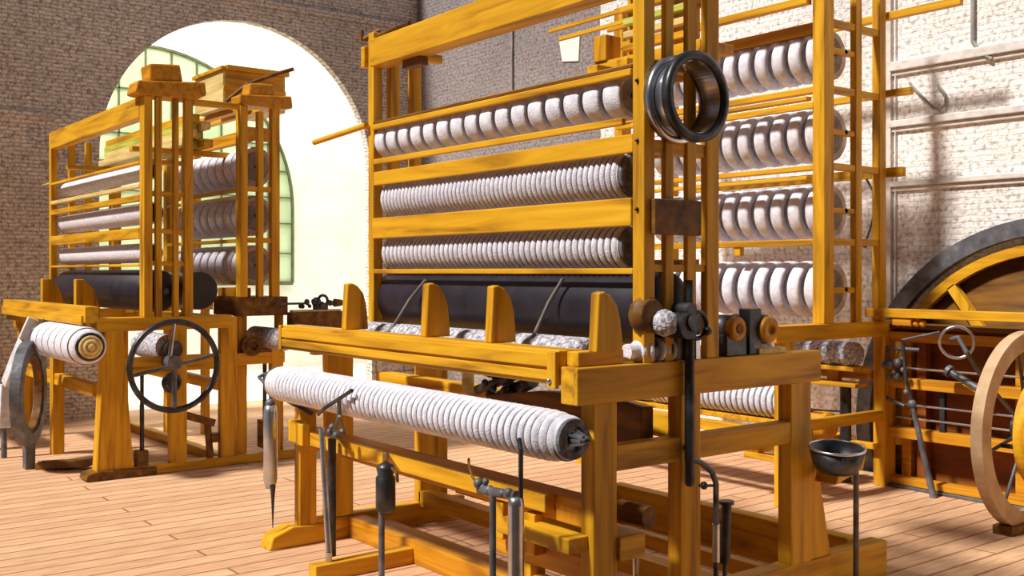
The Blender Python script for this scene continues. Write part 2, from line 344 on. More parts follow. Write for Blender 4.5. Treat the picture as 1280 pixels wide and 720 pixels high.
# long floor rails
for (y, w, zt, zb) in ((2.50,.09,.10,0),(2.92,.08,.17,.09),(3.15,.05,.19,.13),(3.70,.07,.21,.02)):
    m = WX if y != 2.50 else OX
    part('floor_rail', m, XL-.02 if y<3.5 else -3.95, XR-.07, y, y+w, zb, zt)
part('floor_rail', OX, XL-.0, XR-.07, 2.62, 2.70, 0.0, .07)
part('cross_sill', WY, -4.02, -3.95, 2.02, 2.50, 0, .07)
part('cross_sill', WY, -3.97, -3.90, 3.14, 3.78, .0, .18)
# small frame under the right end of the breast beam
xx = P(634,590,Y=2.25).x; part('hanger_block', WZ, xx-.03,xx+.02,2.215,2.26,.36,.49); xx = P(671,600,Y=2.25).x; part('hanger_block', WZ, xx-.03,xx+.03,2.215,2.26,.34,.48)
part('lower_shelf', WX, -2.88, -2.50, 2.16, 2.25, .405, .455)
part('shelf_end', WY, -2.62, -2.46, 2.345, 2.46, .36, .44)
part('lower_cross_rail', OX, -3.05, XR-.06, 2.262, 2.32, .29, .37)
part('short_leg', WZ, -2.86, -2.82, 2.262, 2.33, 0, .29)
part('short_rail', OX, -2.82, XR-.06, 2.27, 2.32, .19, .25)
lg = MB().cyl((-2.56,2.44,.50),(-2.42,2.44,.50),.035); lg.build('peg', BR, L1)
# upper frame (front plane Y=2.467)
YU = 2.467; XU = XR-.05; XUL = -4.245
for (y0, y1, x0) in ((YU-.045,YU,.0),):
    pass
part('post', WZ, XR-.055, XR, YU-.0, YU+.052, .997, 2.95)
for (ya, yb, w) in ((2.568,2.61,.022),(2.675,2.722,.02),(2.775,2.84,.03)):
    part('post', WZ, XR-w, XR, ya, yb, .997, 2.95)
part('post', WZ, XUL-.05, XUL, YU, YU+.05, .99, 2.42)
for px in (500, 527):
    y = P(px,100,X=XUL).y; part('post', WZ, XUL-.045, XUL, y-.05, y, .99, 2.36)
def urail(name, zb, zt, mat=WX, x1=XR-.055, x0=XUL, y0=YU-.0, y1=YU+.02, lab=None): part(name, mat, x0, x1, y0, y1, zb, zt, lab=lab)
tb = MB().hexa([(XUL,YU-.02,2.253),(XR-.055,YU-.02,2.253),(XR-.055,YU+.07,2.253),(XUL,YU+.07,2.253),(XUL,YU-.02,2.38),(XR-.055,YU-.02,2.395),(XR-.055,YU+.07,2.395),(XUL,YU+.07,2.38)])
tb.build('top_beam', WX, L1, BV)
part('top_beam', WY, XUL-.045, XUL-.005, YU+.05, 2.86, 2.32, 2.36)
urail('cross_rail', 1.96, 1.985, y0=YU-.01); urail('cross_rail', 1.986, 2.0, BR, y0=YU-.004, y1=YU+.018)
urail('cross_rail', 1.80, 1.825, x1=-2.58); urail('cross_rail', 1.702, 1.765); urail('cross_rail', 1.455, 1.55, y0=YU-.008); urail('cross_rail', 1.292, 1.313)
part('corner_bracket', BR, XUL+.22, XUL+.36, YU+.02, YU+.07, 2.215, 2.253)
part('clamp_block', WX, XUL-.085, XUL-.05, YU-.02, YU+.05, 2.26, 2.36)
# end ties on the right side, running back
part('end_tie', BR, XR+.002, XR+.022, YU+.03, 2.725, 1.425, 1.545)
part('end_tie', WY, XR-.05, XR-.008, YU+.052, 2.80, 1.70, 1.745)
part('end_tie', WY, XR-.05, XR-.008, YU+.052, 2.80, 1.985, 2.015)
part('end_tie', WY, XR-.05, XR-.008, YU+.052, 2.80, 2.40, 2.45)
part('end_tie', WY, XR-.05, XR-.008, YU+.052, 2.80, 1.30, 1.325)
for z in (1.56, 1.99, 1.79):
    bb = MB(); bb.ball((XR-.03,YU-.004,z-.05),.007); bb.build('bolt', IRON, L1)
zb0 = P(800,76,Y=3.1).z
# rear rails of the upper frame
for z in (1.985, 1.72, 1.31): part('back_rail', WX, XUL, XR-.056, 2.77, 2.80, z, z+.035)
part('back_rail', WX, XUL, XR-.056, 2.79, 2.83, zb0-.13, zb0-.09)
# handles and stick on the left post
MB().cyl(P(393,178,Y=YU-.02),(XUL-.03,YU-.02,1.985),.014).build('side_stick', WX, L1)
h = MB(); h.cyl(P(452,52,Y=YU),P(452,38,Y=YU),.012); h.cyl(P(455,50,Y=YU-.01),P(475,38,Y=YU+.05),.014); h.tube([P(470,46,Y=YU+.02),P(495,35,Y=YU+.05),P(512,29,Y=YU+.05)],.010)
h.build('clamp_handle', BR, L1)
# ---- black roller with straps
blk = thing('black_roller', 'long black leather-covered roller under the lowest yarn roll of the large loom', 'roller', (-4.3,2.62,1.175))
MB().lathe((-4.34,2.62,1.175),(1,0,0),[(0,.03),(.0,.105),(.02,.125),(.05,.131),(1.80,.131),(1.815,.128),(1.82,.11),(1.82,.02)],48).build('drum', BLACK, blk)
MB().cyl((-4.42,2.62,1.175),(-2.40,2.62,1.175),.022).build('axle', IRON, blk)
for (a, b_) in (((532,350),(488,414)),((704,348),(664,426))):
    p = P(*a,Y=2.485); q = P(*b_,Y=2.38); m = P((a[0]*.55+b_[0]*.45),(a[1]*.62+b_[1]*.38),Y=2.452)
    s = MB(); s.tube([p,m,q],.007,8); s.build('strap', STRAP, blk, label='thin grey strap over the drum')
# grey fleece roll lying beneath it
for i, (x0, x1) in enumerate(((-4.28,-3.98),(-3.94,-3.60),(-3.56,-3.12),(-3.08,-2.70))):
    o = MB().lathe((0,0,0),(1,0,0),[(0,.02),(0,.055),(.015,.068),((x1-x0)-.015,.068),(x1-x0,.055),(x1-x0,.02)],28).build('fleece_roll', FLUFF)
    o.location = (x0,2.42,1.005)
    tag(o, ['leftmost short','second short','third, longest','rightmost'][i]+' grey fleece roll behind the front beam below the black roller', 'fleece roll', 'fleece rolls under the black roller')
fs = MB(); fs.box(XL,XR-.075,2.37,2.47,.91,.937); fs.build('fleece_shelf', WX, L1, .003)
# ---- yarn on the upper frame
xs0, sp = -4.215, .1045
for i in range(16):
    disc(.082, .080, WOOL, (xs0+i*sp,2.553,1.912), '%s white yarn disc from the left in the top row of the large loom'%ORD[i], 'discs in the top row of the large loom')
MB().cyl((XUL-.02,2.553,1.912),(XR-.02,2.553,1.912),.014).build('disc_rod', IRON, L1)
ribroll('yarn_roll', -4.215, -2.63, 2.572, 1.637, .094, 54, WOOLG, .20, 'ribbed pale grey yarn roll of the large loom between its two widest rails', 'ribbed rolls on the large loom', core=.05)
ribroll('yarn_roll', -4.215, -2.63, 2.568, 1.389, .084, 46, WOOLG, .20, 'ribbed pale grey yarn roll directly above the black roller of the large loom', 'ribbed rolls on the large loom', core=.05)
# ---- front yarn roll
fx0 = P(347,482,Y=2.13).x; fx1 = P(712,545,Y=2.13).x; fz = .782
FR = ribroll('yarn_roll', fx0, fx1, 2.13, fz, .082, 60, WOOL, .22, 'long ribbed white yarn roll slung across the front of the large loom', None, end=WOOL, taper=.16, core=None, n=48)
e = MB(); e.ring((fx1+.012,2.13,fz),(1,0,0),.052,[(-.01,-.012),(.012,-.012),(.012,.012),(-.01,.012)],40); e.build('end_ring', ENDG, FR, .002, 'dark grey ring on its near end')
e = MB(); e.cyl((fx1,2.13,fz),(fx1+.07,2.13,fz),.024,.018); e.cyl((fx1+.06,2.13,fz),(XR-.045,2.243,fz+.012),.010)
for k in range(5):
    a = 2*PI*k/5; e.bar((fx1+.02,2.13+.03*math.cos(a),fz+.03*math.sin(a)),(fx1+.08,2.13+.01*math.cos(a),fz+.01*math.sin(a)),.010,.006)
e.build('spindle', GIRON, FR, label='steel spindle with fins')
e = MB(); e.cyl((fx0-.05,2.13,fz),(fx0+.01,2.13,fz),.015); e.tube([(fx0-.04,2.13,fz+.01),(fx0-.08,2.10,fz+.035),(fx0-.10,2.08,fz+.02),(fx0-.05,2.10,fz-.02)],.008); e.build('hook', GIRON, FR)
# supports of the front roll
s = MB()
s.bar((fx0+.12,2.245,.64),(fx0+.12,2.13,.705),.03,.02); s.build('roll_cradle', IRON, L1, .002)
# lever over the roll
lv = MB(); a = P(398,518,Y=2.03); b_ = P(440,488,Y=2.03); lv.tube([a, P(406,510,Y=2.02), b_],.008); lv.build('tension_lever', IRON, L1)
lv = MB(); lv.tube([P(424,500,Y=2.035),P(424,520,Y=2.05),P(418,538,Y=2.10)],.009); lv.tube([P(424,520,Y=2.04),P(430,536,Y=2.10)],.006)
for x, y in ((412,540),(420,544),(428,540),(415,534)): lv.ball(P(x,y,Y=2.13),.016,10)
lv.bar(P(418,540,Y=2.13),P(424,541,Y=2.26),.02,.02)
lv.build('lever_clamp', GIRON, L1)
# ---- rods and cylinders hanging at the front
def hang(px, y0, y1, Y, prof, mat, name, root=L1, lab=None):
    a = P(px,y0,Y=Y); b_ = P(px,y1,Y=Y); L = a.z-b_.z
    o = MB().lathe(a,(0,0,-1),[(t*L,r) for t,r in prof],20); return o.build(name, mat, root, label=lab)
# plumb weight far left
pw = thing('plumb_weight', 'grey steel plumb cylinder with needle point hanging at the left end of the front roll', 'weight', P(340,655,Y=2.12))
hang(338,505,610,2.12,[(0,.01),(.02,.028),(.1,.033),(.9,.033),(1,.022)],STEEL,'cylinder',pw)
hang(341,607,660,2.12,[(0,.014),(.3,.008),(1,.002)],IRON,'point',pw)
k = MB(); k.tube([P(338,508,Y=2.12),P(338,488,Y=2.12),(fx0-.03,2.125,fz)],.008); k.ball(P(338,504,Y=2.12),.024); k.build('hanger', GIRON, pw)
# leaning steel rod
rd = MB(); a = P(402,535,Y=2.12); b_ = P(411,690,Y=2.10); rd.cyl(a,b_,.013,.013); rd.cyl((b_.x,b_.y,max(b_.z,.07)),(b_.x,b_.y,.0),.014)
rd.build('front_rod', STEEL, L1, label='pale steel rod at the left front')
rd = MB(); a = P(415,548,Y=2.17); rd.cyl(a,(a.x,a.y,.06),.018); rd.build('front_rod', IRON, L1)
# dark jar shape on rod
jr = thing('iron_damper', 'dark iron bottle-shaped damper on a thin rod under the middle of the front roll', 'damper', P(481,700,Y=2.06))
hang(482,578,640,2.06,[(0,.012),(.05,.03),(.12,.036),(.25,.030),(.3,.038),(.95,.038),(1,.02)],IRON,'cylinder',jr)
b_ = P(477,640,Y=2.06); g = MB(); g.cyl(b_,(b_.x,b_.y,0),.012); g.build('rod', GIRON, jr)
g = MB(); g.tube([P(490,585,Y=2.05),P(496,592,Y=2.05),P(497,603,Y=2.05)],.006); g.cyl(P(482,580,Y=2.06),P(482,566,Y=2.22),.012); g.build('handle', BR, jr)
# valve with two cylinders
vl = thing('valve_assembly', 'steel valve linkage with two upright cylinders below the right half of the front roll', 'valve', P(636,720,Y=2.03))
g = MB()
random.seed(3)
for x, y, r in ((598,604,.018),(604,610,.02),(612,613,.018),(607,602,.012),(620,616,.016),(628,617,.014),(636,616,.016)): g.ball(P(x,y,Y=2.04+random.uniform(-.02,.02)),r,10)
g.cyl(P(600,612,Y=2.04),P(646,620,Y=2.03),.016); g.build('linkage', GIRON, vl)
a = P(616,618,Y=2.03); MB().cyl(a,(a.x,a.y,0),.011).build('rod', GIRON, vl)
a = P(645,620,Y=2.03); g = MB(); g.lathe(a,(0,0,-1),[(0,.01),(.005,.024),(.03,.026),(a.z,.026)],20); g.build('cylinder', STEEL, vl, label='bright steel cylinder')
g = MB(); g.tube([P(651,622,Y=2.02),P(651,562,Y=2.02),P(649,548,Y=2.025)],.008); g.build('hook_rod', IRON, vl)
a = P(597,605,Y=2.05); g = MB(); g.tube([a,P(590,595,Y=2.06),P(586,580,Y=2.12),P(586,574,Y=2.245)],.005); g.build('cord', BR, vl)
a = P(795,690,Y=2.6); g = MB(); g.cyl((a.x,a.y,a.z),(a.x,a.y,0.0),.012); g.ball(a,.014); tag(g.build('steel_peg', STEEL, org=(a.x,a.y,0)), 'short bright steel peg standing on the floor inside the right end of the large loom', 'peg')
# mechanism beneath the table
random.seed(11)
g = MB()
for k in range(16):
    p = Vector((-3.42+random.uniform(-.09,.09),2.60+random.uniform(-.05,.05),.84+random.uniform(-.05,.05))); g.ball(p,random.uniform(.015,.03),8)
g.cyl((-3.60,2.6,.80),(-3.28,2.6,.90),.02); g.cyl((-3.55,2.66,.76),(-3.30,2.66,.86),.03); g.build('under_gear', IRON, L1)
g = MB().prism([(-3.42,.80),(-3.1,.845),(-2.7,.86),(-2.54,.84),(-2.54,.66),(-3.05,.69),(-3.40,.74)],'y',2.52,2.58); g.build('curved_cross_beam', BR, L1, .006)
part('hanging_slat', PALE, -3.72, -3.68, 2.60, 2.64, .70, .90)
# ---- vertical rod, pipe and handle on the right side
rd = MB(); a = P(862,395,X=XR+.03); b_ = P(862,602,X=XR+.03); rd.cyl(a,b_,.017); rd.ball(b_,.018); rd.cyl(P(862,350,X=XR+.03),a,.013); rd.build('side_rod', IRON, L1)
g = MB(); g.bar(P(862,445,X=XR+.03),P(862,445,X=XR-.0),.03,.02); g.bar(P(862,560,X=XR+.03),P(862,560,X=XR-.0),.03,.02); g.build('rod_clip', STEEL, L1)
pp = MB().tube([P(862,572,X=XR+.035),P(876,578,X=XR+.05),P(890,590,X=XR+.06),P(895,604,X=XR+.06),P(895,662,X=XR+.06)],.010)
gp = thing('gas_pipe', 'thin bent iron pipe with a pale grip beside the large loom\'s middle right leg', 'pipe', P(895,660,X=XR+.06))
pp.build('pipe', GIRON, gp)
a = P(895,655,X=XR+.06); b_ = P(895,702,X=XR+.06); MB().cyl(a,b_,.013).build('grip', STEEL, gp, label='pale grip')
MB().cyl(b_,(b_.x,b_.y,0),.009).build('pipe_end', IRON, gp)
g = MB(); g.cyl(P(874,607,X=XR+.05),P(895,607,X=XR+.06),.005); g.ball(P(880,607,X=XR+.05),.014,10); g.build('tap', IRON, gp)
a = P(908,630,X=XR+.02); b_ = P(906,704,X=XR+.02); g = MB(); g.cyl(b_,a,.018); g.cyl(a,a+Vector((0,0,.012)),.027); g.cyl(b_,(b_.x,b_.y,.19),.008)
tag(g.build('iron_tube', IRON, org=(b_.x,b_.y,.19)), 'dark capped iron tube standing on the sill right of the bent pipe', 'tube')
# ---- winding gear on top of the right side beam
wg = thing('winding_gear', 'winding gear of coils, knobs and wheels on the large loom\'s right side beam', 'gear', (XR-.04,2.55,.997))
zt = .997
g = MB(); g.lathe((XR-.05,2.50,1.155),(1,0,0),[(0,.02),(0,.06),(.03,.072),(.06,.055),(.06,.02)],10); g.build('knob', BR, wg, .003, 'brown wooden knob')
g = MB(); g.lathe((XR+.0,2.535,1.13),(1,0,0),[(0,.02),(0,.04),(.03,.047),(.06,.036),(.07,.012)],12); g.build('yarn_ball', FLUFF, wg)
g = MB(); g.cyl((XR-.03,2.60,1.12),(XR+.08,2.60,1.12),.045,n=16); g.cyl((XR+.03,2.62,1.13),(XR+.09,2.62,1.13),.03)
for k in range(10): g.ball((XR+random.uniform(0,.08),2.60+random.uniform(-.03,.12),1.11+random.uniform(-.04,.06)),random.uniform(.008,.018),8)
g.torus((XR+.06,2.66,1.12),(1,0,0),.045,.008,24); g.build('iron_gear', IRON, wg)
g = MB()
for k in range(7): g.torus((XR-.035,2.475+k*.028,1.035),(0,1,0),.028+.006*(k%2),.011,24,8)
g.cyl((XR-.035,2.42,1.035),(XR-.035,2.72,1.035),.026); g.build('coil', WOOLG, wg)
g = MB(); g.cyl((XR-.035,2.50,1.037),(XR-.035,2.535,1.037),.040); g.cyl((XR-.035,2.60,1.037),(XR-.035,2.615,1.037),.040); g.build('collar', IRON, wg)
for yy, ww in ((2.64,.03),(2.72,.02)): MB().bar((XR,yy,1.0),(XR,yy,1.09),ww,ww).build('support', STEEL, wg)
# two capped rollers
bl = thing('bearing_block', 'dark iron bearing block holding two orange wooden roller ends on the right side beam', 'bearing', (XR-.04,3.0,.997))
p1 = P(924,411,X=XR+.01); p2 = P(964,412,X=XR+.01)
g = MB().box(XR-.07,XR-.005,p1.y-.05,p1.y+.06,zt,p1.z-.02); g.box(XR-.06,XR-.01,p1.y+.08,p2.y-.03,zt,p1.z+.07); g.build('block', IRON, bl, .004)
for p in (p1,p2):
    r_ = .046 if p is p1 else .052
    rr_ = MB().lathe((XR-.16,p.y,p.z),(1,0,0),[(0,.02),(0,r_*1.05),(.14,r_*1.05),(.145,r_*.5),(.145,.005)],24).build('roller', IRON, bl)
    g = MB().lathe((XR-.03,p.y,p.z),(1,0,0),[(0,.01),(0,r_*.92),(.035,r_*.92),(.04,r_*.84),(.040,r_*.36),(.03,r_*.33),(.03,.004)],24); g.build('wooden_cap', OX, rr_, label='orange turned wooden end')
    if p is p1: MB().cyl((XR-.0,p.y,p.z),(XR+.012,p.y,p.z),r_*.3,n=8).build('plug', BR, rr_)
g = MB().prism([(XR-.06,p2.y-.06),(XR-.0,p2.y-.05),(XR+.0,p2.y+.10),(XR-.05,p2.y+.12)],'z',zt,zt+.022); g.build('wedge', PALE, bl, .003)
# ---- ring drum hanging on the right frame
rg = thing('metal_hoop', 'dark metal double hoop hung on the upper right posts of the large loom', 'hoop', (XR+.07,2.61,1.883))
for x, r_, m in ((XR+.10,.138,IRON),(XR+.015,.135,STEEL)):
    g = MB(); g.ring((x,2.61,1.883),(1,0,0),r_,[(-.012,-.016),(.012,-.016),(.016,-.006),(.016,.006),(.012,.014),(-.012,.014)],56); g.build('hoop', m, rg)
g = MB(); g.ring((XR+.055,2.61,1.883),(1,0,0),.122,[(-.045,-.003),(.045,-.003),(.045,.003),(-.045,.003)],56); g.build('band', STEEL, rg)
MB().bar((XR,2.61,2.012),(XR+.11,2.61,2.012),.02,.02).build('hook', IRON, rg); MB().bar((XR,2.61,1.755),(XR+.09,2.61,1.755),.02,.015).build('hook', IRON, rg)
# ---- bowl
BY, BX_, BZ = 3.335, XR+.135, .655
bw = thing('metal_bowl', 'dark round metal pan with bright rim beside the large loom\'s rear right leg', 'bowl', (BX_,BY,BZ-.1))
g = MB().lathe((BX_,BY,BZ-.095),(.09,-.06,1),[(0,.002),(0,.072),(.02,.085),(.088,.102),(.088,.097),(.022,.079),(.008,.066),(.008,.002)],40,caps=False); g.build('pan', IRON, bw)
dd = Vector((.09,-.06,1)).normalized(); g = MB().torus(Vector((BX_,BY,BZ-.095))+dd*.088,dd,.1015,.005,48); g.build('rim', STEEL, bw, label='bright steel rim')
g = MB(); g.prism([(BY+.02,.50),(BY+.20,.54),(BY+.215,.60),(BY+.05,.575)],'x',XR+.02,XR+.12); g.build('bracket', WY, bw, .006, 'wooden bracket')
sp_ = P(1070,600,X=XR+.06); g = MB(); g.cyl((sp_.x,sp_.y,.56),(sp_.x,sp_.y,0.0),.011); g.build('stem', GIRON, bw)
part('stretcher_foot', WY, XR+.01, XR+.09, 3.42, 3.80, 0, .02)
# ---- rods, laths and gear box on top rear of the large loom
a0 = P(687,39,Y=3.3); a1 = P(925,-12,Y=3.3)
for (pa, pb, Y) in (((687,39),(930,-19),3.35),((700,49),(900,-3),3.28),((760,38),(890,4),3.2)):
    a = P(*pa,Y=Y); b_ = P(*pb,Y=Y); MB().bar((a.x,Y,a.z),(b_.x,Y,a.z),.018,.018).build('top_lath', WX, L1, .002)
gb = thing('heddle_box', 'yellow slatted timber gear box seen between the upper right posts of the large loom', 'gear box', P(780,80,Y=3.1))
random.seed(5)
xa = P(758,70,Y=3.1).x; xb = P(886,50,Y=3.1).x; zb = P(800,76,Y=3.1).z
g = MB(); g.box(xa-.02,xb,3.05,3.25,zb-.02,zb+.02); g.build('base_plank', WX, gb, .003)
for i in range(6):
    z = zb+.05+.055*i; g = MB(); g.box(xa+.10+random.uniform(0,.03),xb-random.uniform(0,.12),3.08,3.12,z,z+.028); g.build('slat', [WX,PALE,GREENW][i%3], gb, .003)
for x in (xa+.11,xa+.35,xb-.16): g = MB(); g.box(x,x+.035,3.12,3.19,zb+.02,zb+.38); g.build('upright', WZ, gb, .003)
g = MB(); g.box(xa-.02,xa+.06,3.04,3.13,zb+.02,zb+.13); g.build('end_block', WZ, gb, .004)
part('top_lath', WX, -3.25, -2.86, 3.14, 3.20, zb-.06, zb-.02)
for x in (-3.1,-2.93): part('box_bearer', WY, x-.03, x+.03, 2.80, 3.22, zb-.09, zb-.06)
# ================================================================ REAR RACK behind, right
XC = -3.62
R3 = thing('yarn_rack', 'tall golden timber yarn rack standing against the white wall behind the large loom', 'rack', (XC-.5,5.3,0))
def rp(name, mat, *box, lab=None, bv=BV): return bx(*box).build(name, mat, R3, bv, lab)
rp('side_beam', WY, XC-.09, XC, 4.62, 6.04, .912, 1.003)
rp('side_beam', WY, XC-1.75, XC-1.66, 4.62, 6.04, .912, 1.003)
rp('leg', WZ, XC-.08, XC, 5.65, 5.768, 0, .912); rp('leg', WZ, XC-.08, XC, 4.70, 4.78, 0, .912)
rp('leg', WZ, XC-1.75, XC-1.67, 5.65, 5.768, 0, .912); rp('leg', WZ, XC-1.75, XC-1.67, 4.70, 4.78, 0, .912)
rp('post', WZ, XC-.085, XC-.005, 5.055, 5.15, 1.003, 3.15); rp('post', WZ, XC-.045, XC-.002, 5.36, 5.42, 1.003, 3.15); rp('post', WZ, XC-.055, XC, 5.60, 5.665, 1.003, 3.15)
rp('post', WZ, XC-1.75, XC-1.67, 5.06, 5.15, 1.003, 3.15); rp('post', WZ, XC-1.75, XC-1.70, 5.60, 5.665, 1.003, 3.15)
rows = ((2.586,.152),(2.116,.163),(1.659,.162),(1.198,.168))
XB = XC-1.67
for (za, zb2, y0, y1) in ((2.335,2.372,5.06,5.12),(2.285,2.31,5.0,5.05),(1.89,1.918,5.06,5.12),(1.83,1.852,5.0,5.05),(1.452,1.49,5.06,5.12),(2.70,2.765,5.14,5.2),(2.84,2.885,5.0,5.05)):
    rp('shelf_rail', WX if za < 2.6 or za > 2.8 else OX, XB, XC-.086, y0, y1, za, zb2)
for z in (2.335,1.89,1.455,2.72): rp('end_tie', WY, XC-.05, XC-.008, 5.15, 5.64, z, z+.04)
for (px, y0_, y1_) in ((1138,108,117),(1128,208,220)): rp('outrigger', WX, XB, P(px,y0_,Y=5.68).x, 5.68, 5.72, P(px,y1_,Y=5.68).z, P(px,y0_,Y=5.68).z)
rp('outrigger', WX, XB, P(1200,0,Y=5.68).x, 5.68, 5.72, P(1150,16,Y=5.68).z, P(1150,6,Y=5.68).z)
rp('small_block', WZ, -4.30, -4.25, 5.07, 5.11, 1.40, 1.452)
k_names = ['top','second','third','lowest']
for ri, (z, r_) in enumerate(rows):
    MB().cyl((XB,5.275,z),(XC-.01,5.275,z),.014).build('disc_rod', IRON, R3)
    rp('rod_bearer', WY, XC-.05, XC-.01, 5.15, 5.36, z-.02, z+.012); rp('rod_bearer', WY, XB-.02, XB+.02, 5.15, 5.6, z-.02, z+.012)
    for i in range(11):
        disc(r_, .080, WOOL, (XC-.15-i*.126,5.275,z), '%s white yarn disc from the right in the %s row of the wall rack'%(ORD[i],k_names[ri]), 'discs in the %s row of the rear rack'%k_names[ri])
rp('lower_rail', WX, XB, XC-.085, 5.62, 5.68, .64, .70); rp('lower_rail_block', WZ, -3.98, -3.90, 5.575, 5.62, .615, .715)
rp('lower_tie', WY, XC-.07, XC-.01, 4.78, 5.65, .40, .46); rp('lower_tie', WY, XB-.07, XB-.01, 4.78, 5.65, .40, .46)
rp('front_tie', WX, XB, XC-.08, 4.71, 4.77, .36, .42)
rp('slab', WX, -4.25, -3.71, 5.48, 5.62, .60, .625)
g = MB(); g.cyl((-3.86,5.6,.60),(-3.86,5.6,.0),.035); g.build('iron_post', IRON, R3)
ribroll('yarn_roll', -4.75, -3.72, 4.86, .565, .105, 24, WOOLG, .14, 'ribbed grey yarn roll with a dark end, low at the front of the wall rack', None, core=.05)
o = MB().lathe((0,0,0),(1,0,0),[(0,.02),(0,.08),(.02,.098),(.48,.098),(.50,.08),(.5,.02)],28).build('fleece_roll', FLUFF); o.location = (-5.27,4.86,.56)
tag(o, 'grey fleece roll seen under the large loom\'s right side beam, left of a ribbed roll', 'fleece roll')
cr = MB(); cr.box(-4.80,-4.74,4.78,4.94,.44,.47); rp('roll_saddle', WY, -5.29, -3.65, 4.80, 4.92, .43, .462)
o = MB().lathe((0,0,0),(1,0,0),[(0,.02),(0,.06),(.02,.075),(.88,.075),(.90,.06),(.9,.02)],28).build('fleece_roll', FLUFF); o.location = (-4.62,5.53,.80)
tag(o, 'grey fleece roll on the short shelf beside the wall rack\'s right leg', 'fleece roll')
rp('roll_shelf', WX, -4.66, -3.71, 5.46, 5.62, .70, .727)
lgp = P(1033,532,Y=5.35)
g = MB().lathe((lgp.x-.22,5.35,lgp.z),(1,0,0),[(0,.02),(0,.085),(.24,.085),(.25,.08),(.25,.004)],28)
lo = thing('round_log', 'short orange round log end sticking out behind the rear right leg of the large loom', 'log', (lgp.x-.2,5.35,lgp.z-.085)); g.build('log', OX, lo)
g = MB(); g.tube([(lgp.x-.1,5.35,lgp.z+.08),(lgp.x-.12,5.30,.47),(lgp.x+.0,5.3,.47)],.006); g.bar((lgp.x-.16,5.28,lgp.z+.087),(lgp.x+.06,5.42,lgp.z+.087),.02,.01); g.build('clip', IRON, lo)
rp('log_bearer', WY, lgp.x-.16, lgp.x-.06, 4.79, 5.66, lgp.z-.115, lgp.z-.083)
rp('log_bearer_tie', WX, lgp.x-.16, XC-.04, 4.78, 4.84, lgp.z-.15, lgp.z-.115); rp('log_bearer_tie', WX, lgp.x-.16, XC-.04, 5.6, 5.65, lgp.z-.15, lgp.z-.115)
g = MB().tube([P(1082,222,Y=5.72),P(1092,240,Y=5.72),P(1094,262,Y=5.72),P(1088,285,Y=5.72),P(1081,306,Y=5.72)],.007); g.ball(P(1081,306,Y=5.72),.02,10)
tag(g.build('hanging_hose', GIRON, org=P(1081,306,Y=5.72)), 'thin curved dark hose hanging between the two right posts of the tall rack', 'hose')
# ================================================================ big wheel and machine on the far right
bwc = (-2.767,6.03,.33)
BWH = thing('flywheel', 'huge grey-rimmed wheel with wooden spokes half sunk in the floor at the right wall', 'wheel', (bwc[0],bwc[1],-1))
g = MB().ring(bwc,(0,1,0),1.24,[(-.03,-.05),(.03,-.05),(.03,.05),(-.03,.05)],96); g.build('rim', GIRON, BWH, label='grey iron outer rim')
g = MB().ring(bwc,(0,1,0),1.11,[(-.025,-.03),(.025,-.03),(.025,.03),(-.025,.03)],96); g.build('felloe', WX, BWH, label='golden wooden inner rim')
for k in range(12):
    a = PI/2+.10+k*PI/6
    d = Vector((math.cos(a),0,math.sin(a))); c = Vector(bwc)
    MB().bar(c+d*.12, c+d*1.09,.05,.06).build('spoke', WZ, BWH, .003)
MB().lathe((bwc[0],6.068,bwc[2]),(0,1,0),[(0,.1),(0,1.10),(.02,1.10),(.02,.1)],80).build('back_board', BR, BWH, label='dark brown board behind the spokes')
MB().cyl((bwc[0],5.97,bwc[2]),(bwc[0],6.10,bwc[2]),.14).build('hub', IRON, BWH)
dk = thing('winding_machine', 'reddish wooden machine cabinet with iron rods in front of the huge wheel', 'machine', (-3.3,5.8,0))
def cp(name, mat, *box, lab=None, bv=.003): return bx(*box).build(name, mat, dk, bv, lab)
cp('back_panel', RD, -3.62, -1.6, 5.89, 5.91, .02, .98, lab='reddish brown wooden panel')
for z in (.02,.30,.60,.88): cp('rail', OX, -3.66, -1.6, 5.70, 5.80, z+.0, z+.06 if z > .1 else z+.04)
for x in (-3.60,-3.50,-2.9,-1.7): cp('upright', OX if x != -3.5 else RD, x, x+.06, 5.80, 5.86, 0.0, .96)
cp('inner_shelf', BR, -3.62, -1.6, 5.80, 5.89, .30, .32); cp('inner_shelf', BR, -3.62, -1.6, 5.80, 5.89, .60, .62)
for z in (.42,.50,.72): MB().cyl((-3.62,5.74,z),(-2.0,5.74,z),.007).build('rod', STEEL, dk)
for x in (-3.30,-3.05): MB().bar((x,5.75,.36),(x,5.75,.60),.03,.03).build('rod_hanger', IRON, dk)
cp('top_board', BR, -3.66, -1.6, 5.70, 5.91, .96, .985)
cp('feet', GIRON, -3.64, -1.6, 5.68, 5.90, 0, .018)
random.seed(9); g = MB()
for k in range(16): g.ball((-3.55+random.uniform(-.06,.08),5.66+random.uniform(-.03,.04),.74+random.uniform(-.09,.09)),random.uniform(.012,.026),8)
g.cyl((-3.66,5.67,.84),(-3.40,5.67,.84),.012); g.cyl((-3.66,5.67,.55),(-3.5,5.67,.5),.010); g.build('iron_fittings', GIRON, dk)
lv = thing('long_lever', 'long dark iron lever leaning in front of the reddish machine cabinet', 'lever', P(1168,604,Y=5.55))
g = MB(); g.tube([P(1128,425,Y=5.58),P(1132,470,Y=5.57),P(1140,505,Y=5.56)],.010); g.build('upper_rod', IRON, lv)
a = P(1140,505,Y=5.56); b_ = P(1167,603,Y=5.6); b_.z = 0.0; MB().cyl(a,b_,.014,.02).build('lower_rod', GIRON, lv)
g = MB(); g.ball(a,.026,12); g.ball(P(1133,490,Y=5.56),.018,10); g.tube([P(1128,425,Y=5.58),P(1150,420,Y=5.6),P(1175,415,Y=5.6)],.007); g.build('joint', GIRON, lv)
